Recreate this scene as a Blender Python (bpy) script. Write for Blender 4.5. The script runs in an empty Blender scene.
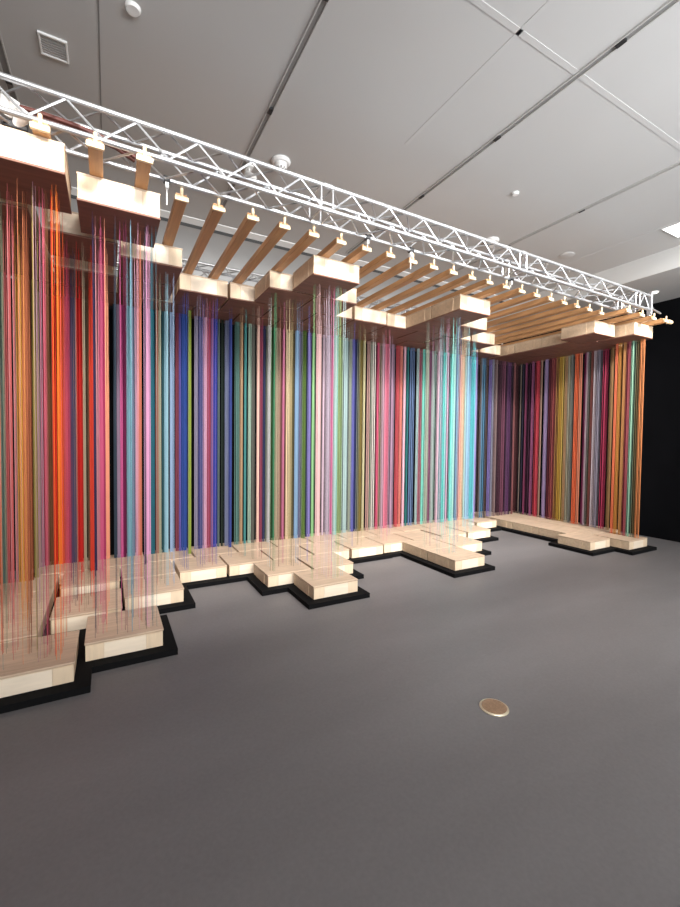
import bpy, bmesh, math, random
from mathutils import Vector, Matrix
random.seed(11)
scene = bpy.context.scene
COL = scene.collection
H = 1.5                       # camera height above the box bottoms
F = 419.1                     # focal length in pixels of the 680 px wide frame
ZF = -0.045                   # floor level
ZL = 0.125                    # top of the floor boxes
ZU0, ZU1 = 3.0, 3.175         # underside and top of the hanging boxes
ZC = 4.08                     # ceiling
ZS = 3.8                      # soffit
XB = 6.5                      # bulkhead
YB = 5.98                     # black backdrop wall
XR = 7.85                     # right wall

# ------------------------------------------------------------------ camera
yaw, pitch, roll = 0.504256, 0.0316962, 0.0113725
cy, sy, cp, sp, cr, sr = math.cos(yaw), math.sin(yaw), math.cos(pitch), math.sin(pitch), math.cos(roll), math.sin(roll)
fw = Vector((sy*cp, cy*cp, -sp)); x0 = Vector((cy, -sy, 0)); u0 = x0.cross(fw)
CX = x0*cr + u0*sr; CU = -x0*sr + u0*cr
cam = bpy.data.objects.new('camera', bpy.data.cameras.new('camera')); COL.objects.link(cam)
cam.data.sensor_fit = 'HORIZONTAL'; cam.data.sensor_width = 36; cam.data.lens = F/680*36
cam.data.clip_start = 0.05; cam.data.clip_end = 100
m = Matrix((CX, CU, -fw)).transposed().to_4x4(); m.translation = Vector((0, 0, H)); cam.matrix_world = m
scene.camera = cam

def to_px(x, y, z):
    q = Vector((x, y, z-H)); return 340 + F*q.dot(CX)/q.dot(fw)

# ------------------------------------------------------------------ materials
def lin(c):
    return tuple((v/255/12.92 if v/255 <= .04045 else ((v/255+.055)/1.055)**2.4) for v in c)
MATS = {}
def mat(name, rgb, rough=.6, metal=0.0, noise=None, emit=None, spec=None):
    """rgb linear. noise = (scale xyz, amount, detail): a procedural variation of the colour."""
    if name in MATS: return MATS[name]
    mt = bpy.data.materials.new(name); mt.use_nodes = True; nt = mt.node_tree
    b = nt.nodes['Principled BSDF']
    b.inputs['Base Color'].default_value = (*rgb, 1); b.inputs['Roughness'].default_value = rough; b.inputs['Metallic'].default_value = metal
    if noise:
        sc, amt, det = noise
        tc = nt.nodes.new('ShaderNodeTexCoord'); mp = nt.nodes.new('ShaderNodeMapping'); nz = nt.nodes.new('ShaderNodeTexNoise'); rp = nt.nodes.new('ShaderNodeValToRGB')
        mp.inputs['Scale'].default_value = sc; nz.inputs['Scale'].default_value = 1; nz.inputs['Detail'].default_value = det; nz.inputs['Distortion'].default_value = .4
        oi = nt.nodes.new('ShaderNodeObjectInfo'); ad = nt.nodes.new('ShaderNodeVectorMath'); ad.operation = 'ADD'
        mu = nt.nodes.new('ShaderNodeMath'); mu.operation = 'MULTIPLY'; mu.inputs[1].default_value = 9
        nt.links.new(oi.outputs['Random'], mu.inputs[0]); nt.links.new(mu.outputs[0], ad.inputs[1])
        nt.links.new(tc.outputs['Object'], mp.inputs['Vector']); nt.links.new(mp.outputs[0], ad.inputs[0]); nt.links.new(ad.outputs[0], nz.inputs['Vector'])
        rp.color_ramp.elements[0].position = .3; rp.color_ramp.elements[1].position = .7
        rp.color_ramp.elements[0].color = (*[v*(1-amt) for v in rgb], 1); rp.color_ramp.elements[1].color = (*[min(1, v*(1+amt)) for v in rgb], 1)
        nt.links.new(nz.outputs[0], rp.inputs[0]); nt.links.new(rp.outputs[0], b.inputs['Base Color'])
    if spec is not None: b.inputs['Specular IOR Level'].default_value = spec
    if emit:
        b.inputs['Emission Color'].default_value = (*emit[:3], 1); b.inputs['Emission Strength'].default_value = emit[3]
    MATS[name] = mt; return mt
ply = mat('plywood', (.64, .48, .33), .55, noise=((3, 30, 30), .10, 4))
plytop = mat('plywood_top', (.54, .40, .285), .5, noise=((4, 40, 10), .14, 4))
pale = mat('pale_plywood', (.84, .71, .56), .5, noise=((4, 30, 30), .06, 3))
endp = mat('plywood_block', (.74, .58, .41), .55, noise=((30, 30, 4), .08, 3))
pine = mat('pine_beam', (.52, .27, .115), .5, noise=((30, 2, 30), .16, 4))
pinee = mat('pine_end', (.80, .60, .38), .5)
black = mat('black_base', (.0045, .0045, .005), .85, spec=.12)
blackwall = mat('black_wall_paint', (.0042, .0043, .0056), .9, noise=((2, 2, 2), .2, 2), spec=.1)
alu = mat('aluminium', (.52, .53, .55), .36, .8)
dark = mat('dark_metal', (.03, .03, .032), .5, .2)
white = mat('white_plastic', (.85, .85, .84), .45)
ceilm = mat('ceiling_paint', (.53, .525, .52), .85, noise=((.5, .5, .5), .03, 2))
seam = mat('ceiling_seam', (.54, .535, .53), .85)
beamm = mat('bulkhead_paint', (.66, .655, .64), .8)
wallg = mat('grey_wall_paint', (.44, .43, .415), .85)
slotm = mat('track_slot', (.24, .235, .23), .6)
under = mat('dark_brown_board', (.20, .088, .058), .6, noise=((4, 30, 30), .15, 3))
trackm = mat('track_profile', (.50, .49, .475), .5)
brass = mat('brass', (.33, .21, .13), .5, .4, noise=((60, 60, 60), .2, 2))
brassr = mat('brass_rim', (.75, .68, .52), .3, .7)
brown = mat('brown_cable', (.09, .022, .016), .6)

fl = bpy.data.materials.new('polished_concrete'); fl.use_nodes = True; nt = fl.node_tree; b = nt.nodes['Principled BSDF']
tc = nt.nodes.new('ShaderNodeTexCoord'); n1 = nt.nodes.new('ShaderNodeTexNoise'); n2 = nt.nodes.new('ShaderNodeTexNoise'); mp = nt.nodes.new('ShaderNodeMapping')
mp.inputs['Scale'].default_value = (.5, 1.6, 1); mp.inputs['Rotation'].default_value = (0, 0, -.15); n1.inputs['Scale'].default_value = .8; n1.inputs['Detail'].default_value = 5; n2.inputs['Scale'].default_value = 60; n2.inputs['Detail'].default_value = 3
mx = nt.nodes.new('ShaderNodeMath'); mx.operation = 'MULTIPLY_ADD'; mx.inputs[1].default_value = .35
rp = nt.nodes.new('ShaderNodeValToRGB'); rp.color_ramp.elements[0].position = .45; rp.color_ramp.elements[1].position = .9
rp.color_ramp.elements[0].color = (.138, .129, .130, 1); rp.color_ramp.elements[1].color = (.19, .179, .180, 1)
nt.links.new(tc.outputs['Object'], mp.inputs[0]); nt.links.new(mp.outputs[0], n1.inputs[0]); nt.links.new(tc.outputs['Object'], n2.inputs[0])
nt.links.new(n2.outputs[0], mx.inputs[0]); nt.links.new(n1.outputs[0], mx.inputs[2]); nt.links.new(mx.outputs[0], rp.inputs[0]); nt.links.new(rp.outputs[0], b.inputs['Base Color'])
b.inputs['Roughness'].default_value = .5; b.inputs['Specular IOR Level'].default_value = .35

# ------------------------------------------------------------------ mesh helpers
class MB:
    def __init__(s): s.v = []; s.f = []; s.mi = []
    def box(s, x0, x1, y0, y1, z0, z1, mi=0):
        n = len(s.v)
        s.v += [(x, y, z) for z in (z0, z1) for y in (y0, y1) for x in (x0, x1)]
        s.f += [tuple(n+i for i in q) for q in ((0, 2, 3, 1), (4, 5, 7, 6), (0, 1, 5, 4), (2, 6, 7, 3), (0, 4, 6, 2), (1, 3, 7, 5))]; s.mi += [mi]*6
        return s
    def tube(s, a, b, r, n=8, r2=None, mi=0, caps=True):
        a = Vector(a); b = Vector(b); d = (b-a).normalized(); r2 = r if r2 is None else r2
        u = d.cross(Vector((0, 0, 1)) if abs(d.z) < .9 else Vector((1, 0, 0))).normalized(); w = d.cross(u); k = len(s.v)
        for p, rr in ((a, r), (b, r2)):
            for i in range(n):
                t = 2*math.pi*i/n; s.v.append(tuple(p + (u*math.cos(t) + w*math.sin(t))*rr))
        for i in range(n): s.f.append((k+i, k+(i+1) % n, k+n+(i+1) % n, k+n+i)); s.mi.append(mi)
        if caps: s.f += [tuple(k+n-1-i for i in range(n)), tuple(k+n+i for i in range(n))]; s.mi += [mi]*2
        return s
    def poly(s, pts, r, n=8, mi=0):
        for a, b in zip(pts, pts[1:]): s.tube(a, b, r, n, mi=mi)
        return s
    def lathe(s, c, prof, n=28, mi=0):
        k = len(s.v); c = Vector(c)
        for r, z in prof:
            for i in range(n): t = 2*math.pi*i/n; s.v.append((c.x+r*math.cos(t), c.y+r*math.sin(t), c.z+z))
        for j in range(len(prof)-1):
            for i in range(n): s.f.append((k+j*n+i, k+j*n+(i+1) % n, k+(j+1)*n+(i+1) % n, k+(j+1)*n+i)); s.mi.append(mi)
        s.f += [tuple(k+n-1-i for i in range(n)), tuple(k+(len(prof)-1)*n+i for i in range(n))]; s.mi += [mi]*2
        return s
    def build(s, name, mats, parent=None, bevel=0, smooth=False, loc=None):
        me = bpy.data.meshes.new(name); me.from_pydata(s.v, [], s.f)
        for q in (mats if isinstance(mats, (list, tuple)) else [mats]): me.materials.append(q)
        me.polygons.foreach_set('material_index', s.mi)
        bm = bmesh.new(); bm.from_mesh(me); bmesh.ops.recalc_face_normals(bm, faces=bm.faces); bm.to_mesh(me); bm.free()
        if smooth: me.polygons.foreach_set('use_smooth', [True]*len(me.polygons)); me.set_sharp_from_angle(angle=.7)
        o = bpy.data.objects.new(name, me); COL.objects.link(o)
        if loc: o.location = loc
        if parent: o.parent = parent
        if bevel: bv = o.modifiers.new('edge', 'BEVEL'); bv.width = bevel; bv.segments = 1; bv.limit_method = 'ANGLE'
        return o
def empty(name, loc, label, cat, group=None):
    o = bpy.data.objects.new(name, None); COL.objects.link(o); o.location = loc; return tag(o, label, cat, group)
def tag(o, label, cat, group=None):
    o['label'] = label; o['category'] = cat
    if group: o['group'] = group
    return o
def struct(o, label=None):
    o['kind'] = 'structure'
    if label: o['label'] = label
    return o
def copy_tree(o, parent=None):
    c = o.copy(); COL.objects.link(c)
    if parent: c.parent = parent
    for ch in [q for q in o.children]: copy_tree(ch, c)
    return c

# ------------------------------------------------------------------ the room
struct(MB().box(-6, XR+.2, -10, 8.3, ZF-.2, ZF).build('floor', fl), 'grey polished concrete gallery floor')
struct(MB().box(-6, XB, -10, 8.3, ZC, ZC+.2).build('ceiling', ceilm), 'pale grey flat gallery ceiling')
o = MB().box(XB, XR+.2, -10, 8.3, ZS, ZC+.2, 1); o.f = o.f; 
# bulkhead: the dropped ceiling along the right wall, its upright face painted lighter
bk = MB().box(XB+.012, XR+.2, -10, 8.3, ZS, ZC+.2).box(XB, XB+.012, -10, 8.3, ZS, ZC, 1)
struct(bk.build('ceiling_bulkhead', [ceilm, beamm]), 'lower ceiling along the right wall with a pale upright edge')
struct(MB().box(XR, XR+.2, -10, 8.3, ZF, ZS).build('wall_right', blackwall), 'black painted right wall')
struct(MB().box(-6, XR, YB, YB+.1, ZF, 3.28).build('wall_partition', blackwall), 'black backdrop wall behind the threads')
struct(MB().box(-6, XR, 8.1, 8.3, ZF, ZC).build('wall_back', wallg), 'grey wall seen above the hanging boxes')
struct(MB().box(-6.2, -6, -10, 8.3, ZF, ZC).build('wall_left', wallg))

# ceiling slots with lighting track, seams
for i, (x, w) in enumerate(((-.62, .04), (1.12, .032), (2.89, .032), (4.60, .022))):
    t = MB().box(x-w/2-.008, x-w/2, -6, 5.1, ZC-.014, ZC, 1).box(x-w/2, x+w/2, -6, 5.1, ZC-.004, ZC, 0).box(x+w/2, x+w/2+.008, -6, 5.1, ZC-.014, ZC, 1)
    for q in range(9): yy = -3+q*.98+i*.31; t.box(x-w/2, x+w/2, yy, yy+.06, ZC-.02, ZC-.004, 2)
    struct(t.build('trim_%d' % (i+1), [slotm, trackm, dark]), 'lighting track slot across the ceiling')
struct(MB().box(-.044, -.036, -6, 5.1, ZC-.003, ZC).build('trim_5', slotm))
struct(MB().box(2.26, 2.29, -6, 3.0, ZC-.003, ZC).box(5.78, 5.82, -6, 5.1, ZC-.003, ZC).box(-.5, XB, 1.83, 1.87, ZC-.003, ZC).build('trim_6', seam))
# long ceiling rail behind the truss
struct(MB().box(-6, XB, 5.20, 5.35, ZC-.012, ZC).box(-6, XB, 5.352, 5.44, ZC-.008, ZC, 1).build('trim_7', [white, dark]), 'white ceiling rail with a black slot')

# ------------------------------------------------------------------ layout of the boxes: (x, y) of the near left corner, size S
S = .49
ROWS = [
 ('front left', [(-.68, 2.99)]),
 ('near left', [(-.15, 3.22)]),
 ('third from the back', [(-.93, 3.53), (-.40, 3.79), (.11, 4.02), (-.93, 4.03)]),
 ('middle', [(1.67, 3.51)]),
 ('centre', [(1.40, 4.02), (1.92, 4.02)]),
 ('second from the back', [(-.93, 4.53), (-.40, 4.54), (.11, 4.54), (.63, 4.54), (1.14, 4.54), (1.65, 4.54), (2.17, 4.54), (2.69, 4.54), (3.20, 4.56), (3.71, 4.56), (4.25, 4.59), (4.78, 4.60)]),
 ('tongue', [(3.50, 3.56), (3.50, 4.06), (4.01, 4.065)]),
 ('back', [(-.65, 5.06), (-.14, 5.06), (.37, 5.06), (.88, 5.06), (1.39, 5.06), (1.90, 5.06), (2.41, 5.06), (2.92, 5.06), (3.43, 5.06), (3.94, 5.085), (4.45, 5.09), (4.96, 5.10), (5.49, 5.09)]),
 ('wing', [(5.86, 3.38), (6.40, 3.15), (6.10, 3.88), (6.10, 4.37), (6.10, 4.87), (6.10, 5.37), (6.61, 3.66), (6.61, 4.16), (6.61, 4.66), (6.61, 5.16)]),
]
ORD = ['first', 'second', 'third', 'fourth', 'fifth', 'sixth', 'seventh', 'eighth', 'ninth', 'tenth', 'eleventh', 'twelfth', 'thirteenth']
SPECIAL = {
 (-.68, 2.99): 'large nearest {b} cut by the left edge of the photo',
 (-.15, 3.22): '{b} alone just right of the nearest one, pale panel in its front',
 (-.93, 3.53): '{b} directly behind the nearest one, at the left edge',
 (-.40, 3.79): '{b} behind a wide gap, touching the back of the pale panelled one',
 (.11, 4.02): '{b} whose right half shows behind the pale panelled one',
 (-.93, 4.03): '{b} at the left edge, second behind the nearest one',
 (1.67, 3.51): '{b} at the tip of the middle point sticking out to the viewer',
 (1.40, 4.02): '{b} at the left root of the middle point, tan side showing',
 (1.92, 4.02): '{b} at the right root of the middle point',
 (3.50, 3.56): '{b} at the tip of the long second point, beside the bare floor bay',
 (3.50, 4.06): '{b} behind the tip one in the long second point',
 (4.01, 4.065): '{b} forming the first small step right of the second point',
 (4.25, 4.59): '{b} with a dark slit on its left, just before the second small step',
 (4.78, 4.60): '{b} forming the second small step towards the far corner',
 (5.49, 5.09): '{b} forming the last small step in the far corner',
 (5.86, 3.38): '{b} at the near left corner of the right wing',
 (6.40, 3.15): '{b} at the far right end of the right wing, nearest the black wall',
 (6.10, 3.88): '{b} on the wing inner edge, just behind its near left corner box',
 (6.10, 4.37): '{b} in the middle of the inner edge of the right wing',
 (6.10, 4.87): '{b} on the right wing inner edge, next to the far corner',
 (6.10, 5.37): '{b} filling the very back of the far corner',
 (6.61, 3.66): '{b} on the wing outer side, behind the far right end box',
 (6.61, 4.16): '{b} on the wing outer side, second behind the end box',
 (6.61, 4.66): '{b} on the wing outer side, third behind the end box',
 (6.61, 5.16): '{b} on the outer side of the right wing, deepest in the corner',
}
def proto_box(up):
    z = ZU1-ZU0 if up else ZL
    nm = 'hanging_plywood_box' if up else 'plywood_platform_box'
    root = empty(nm, (0, 0, 0), '', 'box')
    t = .014
    if up:
        MB().box(.004, S-.004, .004, S-.004, t, z-t).build('box_body', ply, root, .002)
        MB().box(0, S, 0, S, z-t, z).build('top_board', plytop, root, .002)
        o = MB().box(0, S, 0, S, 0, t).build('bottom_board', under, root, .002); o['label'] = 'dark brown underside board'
        z0, z1 = t, z-t
    else:
        MB().box(.006, S-.006, .006, S-.006, 0, z-t).build('box_body', ply, root, .002)
        MB().box(0, S, 0, S, z-t, z).build('top_board', plytop, root, .003)
        z0, z1 = .003, z-t-.004
    g = .0045
    f = MB().box(.115, S-.115, g-.004, g+.002, z0, z1).build('front_panel', pale, root); f['label'] = 'paler panel set in the front'
    MB().box(.006, .113, g-.003, g+.002, z0, z1).build('corner_block', endp, root)
    MB().box(S-.113, S-.006, g-.003, g+.002, z0, z1).build('corner_block', endp, root)
    MB().box(g-.004, g+.002, .115, S-.115, z0, z1).build('side_panel', ply, root)
    return root
protos = {False: proto_box(False), True: proto_box(True)}
used = set()
BOXES = []
for rowname, cells in ROWS:
    for i, (x, y) in enumerate(cells):
        BOXES.append((x, y))
        for up in (False, True):
            if up in used: o = copy_tree(protos[up])
            else: o = protos[up]; used.add(up)
            dx = dy = 0
            if up:
                dx, dy = (-.02, -.08) if x < -.5 and y < 3 else (-.02, -.05) if y < 3.6 and x < 1 else (-.02, -.05) if x < .3 else (-.04, -.02) if (x, y) == (1.67, 3.51) else (-.05, 0) if x > 5.8 else (0, 0)
            o.location = (x+dx, y+dy, ZU0 if up else 0)
            if (x, y) in SPECIAL: lb = SPECIAL[(x, y)].replace('{b}', 'hanging plywood box' if up else 'plywood floor box')
            else:
                vis = [c for c in cells if c not in SPECIAL]
                lb = '%s in the %s row, %s from the left' % ('hanging plywood box' if up else 'plywood floor box', rowname if rowname != 'back' else 'rearmost', ORD[vis.index((x, y))])
            o['label'] = lb; o['category'] = 'box'; o['group'] = 'hanging plywood boxes' if up else 'plywood boxes of the stepped platform'

for up in (False, True):            # small filler box between the wing boxes
    o = copy_tree(protos[up]); o.location = (6.355-(.045 if up else 0), 3.645, ZU0 if up else 0); o.scale = (.48 if not up else .5, .47, 1)
    o['label'] = ('small hanging' if up else 'small square') + ' filler box behind the far right end box of the wing'; o['category'] = 'box'; o['group'] = 'hanging plywood boxes' if up else 'plywood boxes of the stepped platform'

# black base, the outline of the boxes grown by a margin
def union_slab(rects, z0, z1, name, mt):
    xs = sorted({round(v, 3) for r in rects for v in (r[0], r[1])}); ys = sorted({round(v, 3) for r in rects for v in (r[2], r[3])})
    inside = {}
    for i in range(len(xs)-1):
        for j in range(len(ys)-1):
            mxx = (xs[i]+xs[i+1])/2; myy = (ys[j]+ys[j+1])/2
            inside[i, j] = any(r[0] <= mxx <= r[1] and r[2] <= myy <= r[3] for r in rects)
    v, f = [], []
    def quad(*p): n = len(v); v.extend(p); f.append((n, n+1, n+2, n+3))
    for (i, j), ins in inside.items():
        if not ins: continue
        a, b2, c, d = xs[i], xs[i+1], ys[j], ys[j+1]
        quad((a, c, z1), (b2, c, z1), (b2, d, z1), (a, d, z1)); quad((a, d, z0), (b2, d, z0), (b2, c, z0), (a, c, z0))
        if not inside.get((i-1, j)): quad((a, d, z0), (a, c, z0), (a, c, z1), (a, d, z1))
        if not inside.get((i+1, j)): quad((b2, c, z0), (b2, d, z0), (b2, d, z1), (b2, c, z1))
        if not inside.get((i, j-1)): quad((a, c, z0), (b2, c, z0), (b2, c, z1), (a, c, z1))
        if not inside.get((i, j+1)): quad((b2, d, z0), (a, d, z0), (a, d, z1), (b2, d, z1))
    me = bpy.data.meshes.new(name); me.from_pydata(v, [], f); me.materials.append(mt)
    bm = bmesh.new(); bm.from_mesh(me); bmesh.ops.remove_doubles(bm, verts=bm.verts, dist=1e-4); bm.to_mesh(me); bm.free()
    o = bpy.data.objects.new(name, me); COL.objects.link(o); return o
M = .085
tag(union_slab([(x-M, x+S+M, y-M, y+S+M) for x, y in BOXES], ZF, -.001, 'platform_base', black), 'black stepped base plate under all the plywood floor boxes', 'base')

# ------------------------------------------------------------------ beams
def proto_beam(L):
    r = empty('pine_beam', (0, 0, 0), '', 'beam')
    MB().box(-.038, .038, .0, L, 0, .055).build('plank', pine, r, .003)
    MB().box(-.046, .046, -.022, -.001, -.002, .03).build('end_board', pinee, r, .002)
    MB().tube((0, -.012, .03), (0, -.012, .085), .011, 8).build('end_peg', pinee, r)
    return r
beams = []
LB = 2.45
pb = proto_beam(LB)
spots = [(-.58, 2.87), (-.32, 2.87), (-.06, 2.88), (.20, 2.87)] + [(.46+.2575*k, 3.2) for k in range(20)] + [(5.62, 3.2), (5.84, 2.98), (6.16, 2.98), (6.46, 2.98), (6.74, 2.96)]
for k, (x, y) in enumerate(spots):
    o = pb if k == 0 else copy_tree(pb)
    o.location = (x, y, ZU1+.001)
    if x < -.4: lb = 'stub of a pine beam above the nearest hanging box at the left edge'
    elif x < -.2: lb = 'pine beam end over the middle of the nearest hanging box'
    elif x < 0: lb = 'broad short pine beam at the left end of the second hanging box'
    elif x < .3: lb = 'broad short pine beam at the right end of the second hanging box'
    elif k < 24: lb = 'long pine beam, %s of the evenly spaced row right of the second hanging box' % (ORD+['fourteenth', 'fifteenth', 'sixteenth', 'seventeenth', 'eighteenth', 'nineteenth', 'twentieth'])[k-4]
    elif k == 24: lb = 'long pine beam just left of the right wing boxes'
    else: lb = 'pine beam resting on the right wing boxes, %s from the left' % ORD[k-25]
    tag(o, lb, 'beam', 'pine beams carrying the hanging boxes')

# ------------------------------------------------------------------ trusses
def truss(name, xa, xb, y0, y1, z0, z1, joints, label, bay=.38):
    r = empty(name, (xa, y0, z0), label, 'truss', 'aluminium trusses')
    P = lambda x, y, z: (x-xa, y-y0, z-z0)
    for y in (y0, y1):
        for z in (z0, z1):
            MB().tube(P(xa, y, z), P(xb, y, z), .0165, 12).build('chord', alu, r, smooth=True)
    def lace(pa, pb, ph):
        pts = []; n = 0; x = xa + .03
        seg = [xa]+list(joints)+[xb]; mb = MB()
        for a, b2 in zip(seg, seg[1:]):
            a += .04; b2 -= .04; nb = max(2, round((b2-a)/(bay/2))); pts = []
            for k in range(nb+1):
                xx = a+(b2-a)*k/nb; q = pa if (k+ph) % 2 == 0 else pb
                pts.append(P(xx, *q))
            mb.poly(pts, .0075, 6)
        mb.build('lacing', alu, r)
    e = .008
    lace((y0, z0+e), (y0, z1-e), 0); lace((y1, z0+e), (y1, z1-e), 1)
    lace((y0+e, z1), (y1-e, z1), 0); lace((y0+e, z0), (y1-e, z0), 1)
    for j in joints:
        mb = MB()
        for dx in (-.05, .05):
            for a, b2 in (((y0, z0), (y0, z1)), ((y1, z0), (y1, z1)), ((y0, z0), (y1, z0)), ((y0, z1), (y1, z1))): mb.tube(P(j+dx, *a), P(j+dx, *b2), .008, 6)
        for y in (y0, y1):
            for z in (z0, z1): mb.tube(P(j-.035, y, z), P(j+.035, y, z), .021, 10)
        mb.build('section_joint', alu, r)
    return r
TY0, TY1, TZ0, TZ1 = 2.95, 3.17, 3.28, 3.46
truss('lighting_truss', -3.1, 6.32, TY0, TY1, TZ0, TZ1, (-.80, 1.49, 3.77, 6.0), 'long bright aluminium box truss above the front ends of the pine beams')
rt = truss('rear_truss', -3.1, 6.6, 5.42, 5.64, 3.47, 3.66, (-.4, 1.9, 4.2), 'rear aluminium truss glimpsed between the pine beams above the boxes')

for x in (-2.4, -.58, 1.4475, 3.25, 5.0525, 6.46):
    MB().tube((x+3.1, .05, ZU1+.057-3.47), (x+3.1, .05, 0), .014, 10).build('support_post', alu, rt, smooth=True)
# small hanging clamps on the truss
CL = [(.36, TY1), (2.0, TY1), (2.48, TY1), (3.86, TY1)]
for i, (x, y) in enumerate(CL):
    r = empty('truss_clamp', (x, y, TZ0), ['clamp with a thin hanging rod under the truss, above the second hanging box', 'small dark clamp under the truss, above the third jutting hanging box',
        'dark clamp with a white rod under the middle of the truss', 'dark clamp under the truss near its two upright joint bars'][i], 'clamp', 'clamps under the truss')
    MB().tube((-.02, 0, 0), (.02, 0, 0), .026, 12).build('collar', dark, r, smooth=True)
    MB().box(-.012, .012, -.016, .016, -.06, -.02).build('jaw', white, r, .002)
    MB().tube((0, 0, -.06), (0, 0, -.17 if i in (0, 2) else -.09), .004, 6).build('hanging_rod', white, r)
# end bracket of the truss, right
r = empty('truss_end_bracket', (6.36, 3.06, 3.2), 'silver upright bracket closing the right end of the long truss', 'bracket')
MB().box(-.03, .0, -.12, -.06, .02, .32).box(-.03, 0, .08, .13, .02, .32).build('upright', alu, r, .004)
MB().tube((.12, -.02, -.02), (.12, -.02, .30), .022, 12).build('post', alu, r, smooth=True)
MB().tube((-.02, -.09, .12), (.36, -.05, .11), .012, 8).build('cross_bar', alu, r, smooth=True)
MB().tube((.10, -.02, .15), (.16, -.02, .15), .035, 12).build('clamp_ring', alu, r, smooth=True)
o = MB().tube((6.95, 3.02, 3.235), (7.04, 3.02, 3.235), .03, 14).tube((6.75, 3.02, 3.235), (6.95, 3.02, 3.235), .018, 12).build('timber_pin', pinee, smooth=True)
tag(o, 'short round timber pin sticking out of the last hanging box', 'pin')
# dark cable loom lying in the left end of the truss
pts = [(-1.6, 3.10, 3.33), (-1.0, 3.12, 3.37), (-.6, 3.10, 3.385), (-.35, 3.08, 3.385), (-.15, 3.07, 3.37), (.05, 3.09, 3.35), (.16, 3.12, 3.32)]
mb = MB()
for dy, dz in ((0, 0), (.022, .008), (-.02, .01)): mb.poly([(x, y+dy, z+dz) for x, y, z in pts], .013, 8)
tag(mb.build('cable_loom', brown, smooth=True), 'dark red brown cable loom lying inside the left end of the truss', 'cable')

# ------------------------------------------------------------------ things on the ceiling
def disc(name, x, y, r, h, label, cat, z=ZC, mt=white):
    o = MB().lathe((0, 0, 0), [(r, 0), (r, -h*.4), (r*.82, -h)], 28).build(name, mt, smooth=True, loc=(x, y, z)); return tag(o, label, cat)
for i, (x, y) in enumerate(((1.41, 3.75), (4.30, 3.84))):
    r = empty('ceiling_speaker', (x, y, ZC), ['white round detector dome on the ceiling above the left half of the truss', 'white round detector dome on the ceiling above the right half of the truss'][i], 'detector', 'round ceiling detectors')
    MB().lathe((0, 0, 0), [(.085, 0), (.09, -.012), (.075, -.03)], 28).build('flange', white, r, smooth=True)
    MB().lathe((0, 0, -.03), [(.055, 0), (.055, -.03), (.04, -.055)], 24).build('sensor_head', white, r, smooth=True)
    mb = MB()
    for k in range(10):
        t = k*math.pi/5; mb.box(.045*math.cos(t)-.004, .045*math.cos(t)+.004, .045*math.sin(t)-.004, .045*math.sin(t)+.004, -.082, -.058)
    mb.build('sensor_cage', dark, r)
    r.name = 'ceiling_detector'
disc('ceiling_sprinkler', 3.70, 3.01, .035, .02, 'tiny grey sprinkler plate in the middle of the ceiling', 'sprinkler')
disc('ceiling_loudspeaker', .14, 2.89, .045, .02, 'white round disc at the top of the ceiling near the left', 'speaker')
disc('ceiling_access_cover', 5.53, 3.63, .10, .012, 'faint round plate on the ceiling near the pale bulkhead', 'cover', mt=seam)
g = empty('air_grille', (-.305, 3.43, ZC), 'small white rectangular air grille high on the ceiling at the left', 'grille')
MB().box(-.08, .08, -.09, -.075, -.014, 0).box(-.08, .08, .075, .09, -.014, 0).box(-.08, -.068, -.075, .075, -.014, 0).box(.068, .08, -.075, .075, -.014, 0).build('frame', white, g, .002)
mb = MB()
for k in range(7): mb.box(-.068, .068, -.066+k*.02, -.056+k*.02, -.01, -.002)
mb.build('louvre', mat('grille_grey', (.5, .49, .48), .6), g)
lamp = empty('recessed_ceiling_lamp', (6.02, 2.52, ZC), 'bright square recessed lamp in the ceiling at the right edge', 'lamp')
MB().box(-.2, .2, -.11, -.10, -.012, 0).box(-.2, .2, .10, .11, -.012, 0).box(-.2, -.19, -.1, .1, -.012, 0).box(.19, .2, -.1, .1, -.012, 0).build('frame', white, lamp)
MB().box(-.19, .19, -.1, .1, -.006, 0).build('diffuser', mat('lamp_diffuser', (.9, .9, .9), .5, emit=(1, .98, .93, 4)), lamp)
dl = empty('recessed_downlight', (7.25, 3.34, ZS), 'small lit downlight in the lower ceiling beside the black wall', 'lamp')
MB().lathe((0, 0, 0), [(.062, 0), (.062, -.008), (.05, -.01)], 24).build('trim_ring', white, dl, smooth=True)
MB().lathe((0, 0, -.0105), [(.045, 0), (.045, -.004)], 24).build('lens', mat('lens_glow', (.9, .9, .9), .5, emit=(1, .97, .9, 6)), dl)
sp = empty('track_spotlight', (1.17, 3.95, ZC-.02), 'small white spotlight on the ceiling track behind the truss', 'spotlight')
MB().box(-.03, .03, -.05, .05, -.02, 0).build('adapter', white, sp, .003)
MB().tube((0, 0, -.02), (0, 0, -.06), .008, 8).build('stem', white, sp)
MB().tube((-.005, .04, -.05), (.02, -.05, -.13), .032, 14, .04).build('lamp_head', white, sp, smooth=True)
sp = empty('truss_spotlight', (-.50, 3.05, 3.30), 'white spotlight heads clamped inside the left end of the truss', 'spotlight')
MB().tube((0, 0, .02), (.03, -.05, .09), .03, 14, .045).build('lamp_head', white, sp, smooth=True)
MB().tube((.05, .02, -.01), (.09, -.04, .04), .028, 14, .04).build('lamp_head', white, sp, smooth=True)
MB().box(-.02, .1, .0, .03, -.04, .0).build('yoke', dark, sp, .003)
# floor outlet
d = empty('floor_outlet_cover', (1.955, 1.652, ZF), 'round brass floor outlet cover in the grey floor', 'cover')
MB().lathe((0, 0, 0), [(.082, 0), (.082, .004), (.074, .007)], 40).build('rim', brassr, d, smooth=True)
MB().lathe((0, 0, .002), [(.070, 0), (.070, .0062)], 40).build('lid', brass, d, smooth=True)
mb = MB()
for k in range(-2, 3): mb.box(k*.022-.004, k*.022+.004, -.045, .045, .0082, .0090)
mb.build('grip_ridge', brass, d)

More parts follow.
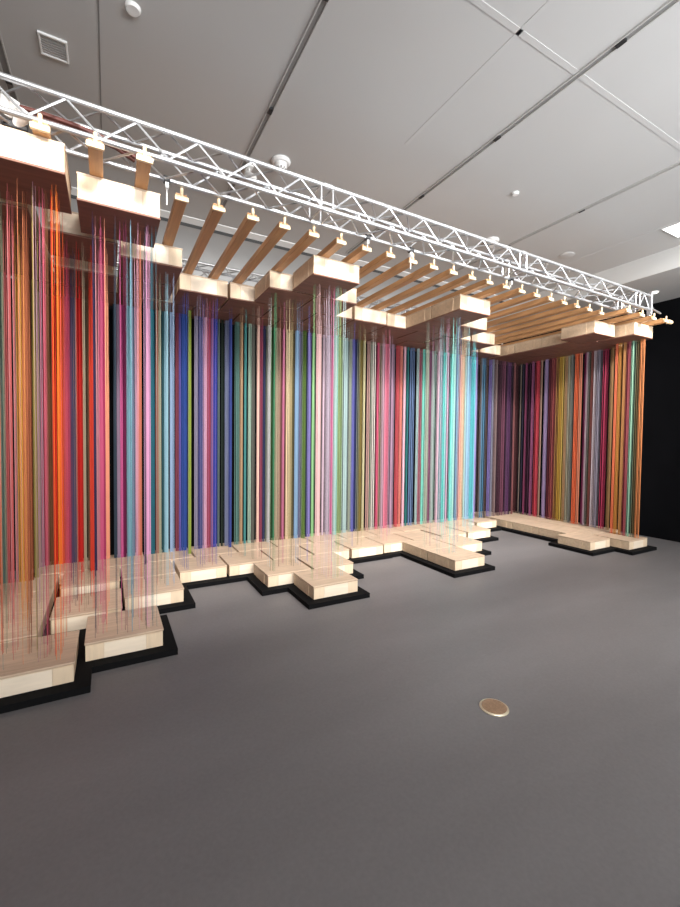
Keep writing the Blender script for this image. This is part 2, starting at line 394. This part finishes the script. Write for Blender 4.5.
# ------------------------------------------------------------------ threads: stripes across the curtain (centre px, width px, colour, rgb)
T = """.5 3 sage 110 120 95;3.5 4 grey_teal 105 130 130;9.5 5 rose_red 200 95 95;16 3 pale_mauve 190 160 160;20.5 5 ochre 210 140 50;25.5 3 salmon 215 125 90;29.5 5 rust_brown 125 60 30;35.5 5 olive 150 135 70
40.5 4 mauve 165 130 145;44.5 2 crimson 170 45 70;47 2.5 dusty_pink 200 100 110;51 4 brown 125 80 50;55 3.5 red 215 40 20;59.5 4 orange 245 125 40;62.5 2.5 burnt_orange 215 80 20;66.5 5 pink 215 90 115;69.7 1.5 crimson 160 40 70
73 4 navy 60 60 100;76 2 brown_pink 170 110 95;80 4.5 red 200 25 20;84.5 3 beige 165 155 130;88 1.5 brown 100 70 50;91.5 4.5 red_orange 220 65 40;95.5 2.5 navy 40 35 75;98.5 3 pink_grey 195 130 135;101.5 4 pink 210 90 125;104.5 1.5 crimson 165 40 85
107.5 3.5 peach 240 160 130;115 3 dark_slate 45 65 80;118.5 3 lilac 170 145 170;121.5 2.5 orchid 205 100 150;124.5 3 plum 115 15 70;128.5 4 sky_blue 125 175 195;131.5 2 dark_teal 25 60 75;133.5 2 slate_blue 110 125 155;137 2.5 lilac_pink 220 165 190
139.3 3.5 salmon 210 120 95;144.6 2 dark_slate 35 50 60;148 5 candy_pink 230 165 205;152.5 4 teal 35 105 120;157 3 rust 170 105 85;160 3 sage_beige 165 165 140;163 2 dark_teal 40 90 95;166 4 pale_blue 150 190 205;171.5 3 powder_blue 150 175 210
177 3 dusty_rose 145 70 90;180 2 violet 120 95 180;183.5 6 blue 45 80 160;189.5 3 lime_olive 155 170 75;196 3.5 grey_lilac 150 145 165;199.5 2.5 deep_blue 25 30 125;202 2 slate_blue 80 90 140;205 2.5 pale_pink 225 175 200;208.5 4 raspberry 160 60 90
212 2 lilac 140 115 160;214.7 3.5 royal_blue 50 60 160;218.5 2 grey_green 100 115 110;222 2.5 dark_green 25 42 30;226.5 4 grey_blue 130 135 165;230.5 3 blue 55 75 140;237 5 sage_teal 95 135 125;241.5 3 tan 175 140 110;245 2.5 teal 75 145 145
249.5 3.5 pale_sage 170 195 175;253 3 grey 95 92 90;258 2.5 cream_pink 240 200 185;261 2.5 wine 140 65 85;263.7 2.5 navy 50 55 95;266 2 sage 120 132 115;268.5 2.5 pale_grey 195 195 192;271 3 dark_green 45 80 35;273.5 2 green 60 135 100
277.5 5 light_tan 195 165 145;280.7 2 brown 120 75 60;283 2.5 mauve_pink 190 115 145;285.2 1.7 brown 110 65 50;287.3 2.5 cream 245 220 185;290 3 khaki 172 160 120;292.7 2 dark_olive 85 80 50;296 4 blue_grey 130 157 190;299.5 2.5 slate 115 115 142
301.6 1.5 pale_sage 180 190 165;303.6 3 moss_green 95 125 55;306.5 2 navy 35 42 75;308.8 3.5 periwinkle 135 130 192;312.5 3 fresh_green 135 185 130;318 3.5 blush 230 190 195;323 2.5 pale_pink 218 195 205;328 3 grey_lilac 190 180 195;331 3 magenta 195 85 135
333.2 1.5 pale_pink 215 175 190;335.7 3.5 pale_aqua 150 205 198;339.8 4.5 sage_green 150 178 118;345 4 pale_aqua 175 202 202;350 2.5 sage_grey 150 162 145;352.7 3 periwinkle 100 100 168;355 1.7 navy 35 40 95;357.4 1.7 grey 110 120 110;360 4 bronze 112 92 42
363.2 2.5 cream_khaki 205 200 162;367.5 3.5 taupe_pink 188 155 145;370.2 1 grey_green 120 135 110;373 3 pale_grey 208 202 190;377 2.7 rose 212 88 120;379.3 1.6 taupe 150 125 115;382.5 3 grey_lilac 182 155 170;385.6 4 rose_pink 205 108 135;391.5 4 lilac 178 140 168
397 4 coral_red 198 82 90;400 2 salmon 235 140 130;403.6 2.5 blush 230 182 202;407 3 teal 42 118 122;411 4 slate_blue 92 120 158;416.5 3 aqua_grey 170 192 190;419.3 2.5 rose_brown 165 92 115;422.3 3 aqua 122 200 182;426.4 4 sage_grey 160 166 155
429.6 2 mauve 155 88 132;432.5 3 aqua_grey 160 182 180;437.5 2.5 pink_grey 204 180 190;440.4 3 slate_aqua 118 160 165;443.6 4 turquoise 90 200 188;446.7 2 orchid_pink 205 150 182;451 3 turquoise 95 200 190;453.6 1.8 pale_aqua 185 215 210;456.5 3.5 steel_blue 95 125 163
459.6 3 salmon 220 150 128;462.2 2 peach_sage 192 182 150;464.6 2 pale_aqua 150 195 190;467.6 3.8 pale_blue 145 172 210;471.6 4.5 turquoise 80 178 185;475 2 lilac_blue 168 155 210;479.5 1.5 taupe 110 95 85;482 3.5 steel_blue 72 120 152;485.5 1.6 dark_brown 70 50 40
489 3 violet 125 108 180;491.6 1.5 grey 130 130 140;495 3 taupe 118 97 92;499 3 dark_wine 65 20 37;502.5 3 dusty_plum 115 55 77;505.3 2 dark_plum 60 25 55;508 3 purple 95 45 100;510.8 1.7 dark_plum 55 25 45;513 2 rose_taupe 130 75 70;516 2.5 dark_red 70 10 20
519.5 2 grey_taupe 128 112 107;521.7 1.6 navy 40 35 60;525 3 raspberry_purple 138 55 98;528.2 2 plum 82 30 62;531.5 2.5 mauve 140 75 108;536.5 4.5 red 188 58 74;540 2 taupe 140 110 100;545 3 lavender 158 135 180;548.6 2.5 wine 98 20 42;552 4.5 dusty_red 158 75 74
556 2 dark_ochre 145 95 38;559.5 4 mustard 172 138 38;562.2 1.6 yellow_ochre 198 168 80;564.7 2.5 tan 170 125 85;568 2 pale_sage 175 168 145;571 3 grey_green 122 122 110;575.5 4 orange_coral 240 108 66;579 3 tan_orange 208 130 92;583.5 3 magenta_wine 160 48 102
585.9 1.5 grey_lilac 180 160 170;588 2 dark_green 60 64 45;590.6 2.5 brown_red 118 55 50;593.6 3 grey_lilac 190 177 187;597.5 4 dusty_lilac 152 140 163;603.5 5 crimson_pink 190 58 92;610 4 tan 170 125 83;614 3 rust_orange 198 92 58;617.5 2.5 ochre 192 125 52
622 4 ochre_tan 172 120 68;625.6 2 dark_red 118 18 28;627.7 1.6 rose 178 88 94;631 3.5 mint 125 170 142;635.5 2.5 olive_brown 98 76 43;639.5 3.5 orange_tan 208 125 72"""
ST = []
for part in T.replace('\n', ';').split(';'):
    q = part.split(); ST.append((float(q[0]), float(q[1]), q[2].replace('_', ' '), tuple(int(v) for v in q[3:6])))
# a few more beyond the left edge of the frame, so the curtain goes on
EXT = [(-4-4.2*k, 3.2, *random.choice(ST[:30])[2:]) for k in range(22)]
ALL = sorted(EXT + ST, key=lambda s: s[0])

THREAD_GAIN = .9
COVF = .30
def thread_mat(rgb):
    q = tuple(min(255, round(v/8)*8) for v in rgb); nm = 'thread_%d_%d_%d' % q
    c = lin(q); c = tuple(min(.92, v*THREAD_GAIN+.002) for v in c)
    return mat(nm, c, .75)
def solve_x(px, y, z=H):       # x at depth y whose image column is px
    a, b2 = -8.0, 12.0
    for _ in range(40):
        mm = (a+b2)/2
        q = Vector((mm, y, 0)).dot(fw)
        if q <= .05 or to_px(mm, y, z) < px: a = mm
        else: b2 = mm
    return (a+b2)/2
def solve_y(px, x):
    a, b2 = 1.0, 9.0           # column falls as y grows
    for _ in range(40):
        mm = (a+b2)/2
        if to_px(x, mm, H) > px: a = mm
        else: b2 = mm
    return (a+b2)/2
def in_box(x, y, mrg=.03):
    for bx, by in BOXES:
        if bx+mrg <= x <= bx+S-mrg and by+mrg <= y <= by+S-mrg: return (bx, by)
    return None
PLAN = []      # x, y, stripe index, coverage, long radius
for i, (px, w, cn, rgb) in enumerate(ALL):
    if px < 516:
        x = solve_x(px, 5.40)
        y = 5.40
        if px < 34: y = 4.9; x = solve_x(px, y)
    else:
        y = solve_y(px, 6.93); x = 6.93
        if px > 612: x = 6.72; y = solve_y(px, x)
    bx = in_box(x, y, .02)
    if bx is None:                              # slide along the line of sight onto the nearest box
        best = None
        for k in range(-60, 61):
            t = 1+k*.006
            c = in_box(x*t, y*t, .02)
            if c and (best is None or abs(k) < abs(best[0])): best = (k, x*t, y*t)
        if best is None: continue
        x, y = best[1:]
    PLAN.append((x, y, i, 1.5, 0.0))
FRONT = [(-.68, 2.99), (-.15, 3.22), (-.93, 3.53), (-.40, 3.79), (.11, 4.02), (-.93, 4.03), (1.67, 3.51), (1.40, 4.02), (1.92, 4.02), (3.50, 3.56), (3.50, 4.06), (4.01, 4.065),
         (.63, 4.54), (1.14, 4.54), (2.17, 4.54), (2.69, 4.54), (3.20, 4.56), (4.25, 4.59), (4.78, 4.60), (-.40, 4.54), (5.49, 5.09), (5.86, 3.38), (6.10, 3.88), (6.10, 4.37)]
FR = {}
for bx, by in FRONT:
    for i, (px, w, cn, rgb) in enumerate(ALL):
        if random.random() > (.85 if bx < 5.8 else .4): continue
        deep = bx < 1
        y = by + (.245 if deep else random.uniform(.10, .38))
        x = solve_x(px, y)
        if bx+.045 < x < bx+S-.045: FR.setdefault(i, []).append((x, y, .2 if deep else .05))
def thread(mb, x, y, r):
    mb.tube((x, y, .0005), (x, y, ZU0-ZL), r, 4, caps=False)
REG = [(-400, 0, 'beyond the left edge'), (0, 40, 'left end'), (40, 116, 'warm left part'), (116, 176, 'left of the blues'), (176, 255, 'blue part'), (255, 345, 'pale middle'),
       (345, 405, 'pink and black middle'), (405, 478, 'turquoise part'), (478, 545, 'dark far corner'), (545, 600, 'left of the right wing'), (600, 700, 'right end')]
nthr = 0
for x, y, i, cover, el in PLAN:
    px, w_px, cn, rgb = ALL[i]
    o = empty('thread_row', (x, y, ZL), '', 'threads')
    mb = MB(); mt = thread_mat(rgb)
    dep = Vector((x, y, 0)).dot(fw); w = w_px*dep/F*(1.0 if px < 516 else .8); r = .0013+.00022*dep
    d = Vector((x, y)).normalized(); sd = Vector((d.y, -d.x)); n = max(5, round(cover*w/(2*r)))
    for k in range(n):
        a = ((k+random.random())/n*2-1)*(w/2-r); dy = random.uniform(-.02, .02)
        thread(mb, sd.x*a, sd.y*a+dy, r); nthr += 1
    mb.build('thread_bundle', mt, o)
    for fx, fy, el in FR.get(i, []):
        mb = MB()
        dep = Vector((fx, fy, 0)).dot(fw); w = w_px*dep/F; r = .0007+.00009*dep
        for k in range(max(3, round((COVF if el > .1 else .2)*w/(2*r)))):
            thread(mb, random.uniform(-.5, .5)*w, random.uniform(-1, 1)*el, r); nthr += 1
        mb.build('loose_strand', mt, o, loc=(fx-x, fy-y, 0))
    lft = ALL[i-1][2] if i else 'sage'; rgt = ALL[i+1][2] if i+1 < len(ALL) else 'black wall'
    reg = [t for a, b2, t in REG if a <= px < b2][0]
    tag(o, 'stretched %s threads between %s and %s ones, %s' % (cn, lft, rgt, reg) if rgt != 'black wall' else 'stretched %s threads, the last row before the black wall' % cn, 'threads', 'rows of stretched coloured threads')
print('rows', len(PLAN), 'threads', nthr)

# ------------------------------------------------------------------ light
W = bpy.data.worlds.new('gallery'); scene.world = W; W.use_nodes = True
W.node_tree.nodes['Background'].inputs[0].default_value = (1, .99, .985, 1); W.node_tree.nodes['Background'].inputs[1].default_value = .38
def spot(loc, aim, power, size=60, blend=.6, rad=.25, col=(1, .965, .92)):
    l = bpy.data.lights.new('unseen_spotlight', 'SPOT'); l.energy = power; l.spot_size = math.radians(size); l.spot_blend = blend; l.shadow_soft_size = rad; l.color = col
    o = bpy.data.objects.new('unseen_spotlight', l); COL.objects.link(o); o.location = loc
    o.rotation_euler = (Vector(aim)-Vector(loc)).to_track_quat('-Z', 'Y').to_euler(); return o
def area(loc, aim, sx, sy_, power, col=(1, .99, .975)):
    l = bpy.data.lights.new('added_fill_light', 'AREA'); l.shape = 'RECTANGLE'; l.size = sx; l.size_y = sy_; l.energy = power; l.color = col
    o = bpy.data.objects.new('added_fill_light', l); COL.objects.link(o); o.location = loc
    o.rotation_euler = (Vector(aim)-Vector(loc)).to_track_quat('-Z', 'Y').to_euler(); return o
for i, x in enumerate((-1.4, .3, 1.9, 3.4, 4.9, 6.2)):
    spot((x, .9, ZC-.14), (x+.15, 5.0, 1.6), (700, 720, 820, 980, 1050, 950)[i], 70, .9)
spot((3.4, 1.9, ZC-.14), (3.5, 3.0, 0), 330, 84, 1)            # two unseen spots added to brighten the open floor
spot((5.4, 1.2, ZC-.14), (5.8, 2.6, 0), 230, 84, 1)
area((2.5, -8.5, 2.7), (2.7, 4, 3.2), 12, 2.0, 520)          # added soft front fill behind the camera
area((4.0, -2.0, 2.6), (4.6, 2.6, 5.2), 8, .6, 330, (.95, .98, 1))          # added fill panel that brightens the ceiling
spot((3.6, -2.6, 1.0), (4.4, 4.0, 4.1), 700, 70, .9, .4, (.95, .98, 1))         # unseen spot added to lift the ceiling near the truss
area((1.5, 6.9, 3.2), (1.5, 6.4, 6.0), 14, .3, 80)           # added fill behind the black backdrop wall, lifts the rear ceiling

vs = scene.view_settings
vs.view_transform = 'Standard'; vs.look = 'None'; vs.exposure = 0; vs.gamma = 1; vs.use_curve_mapping = False
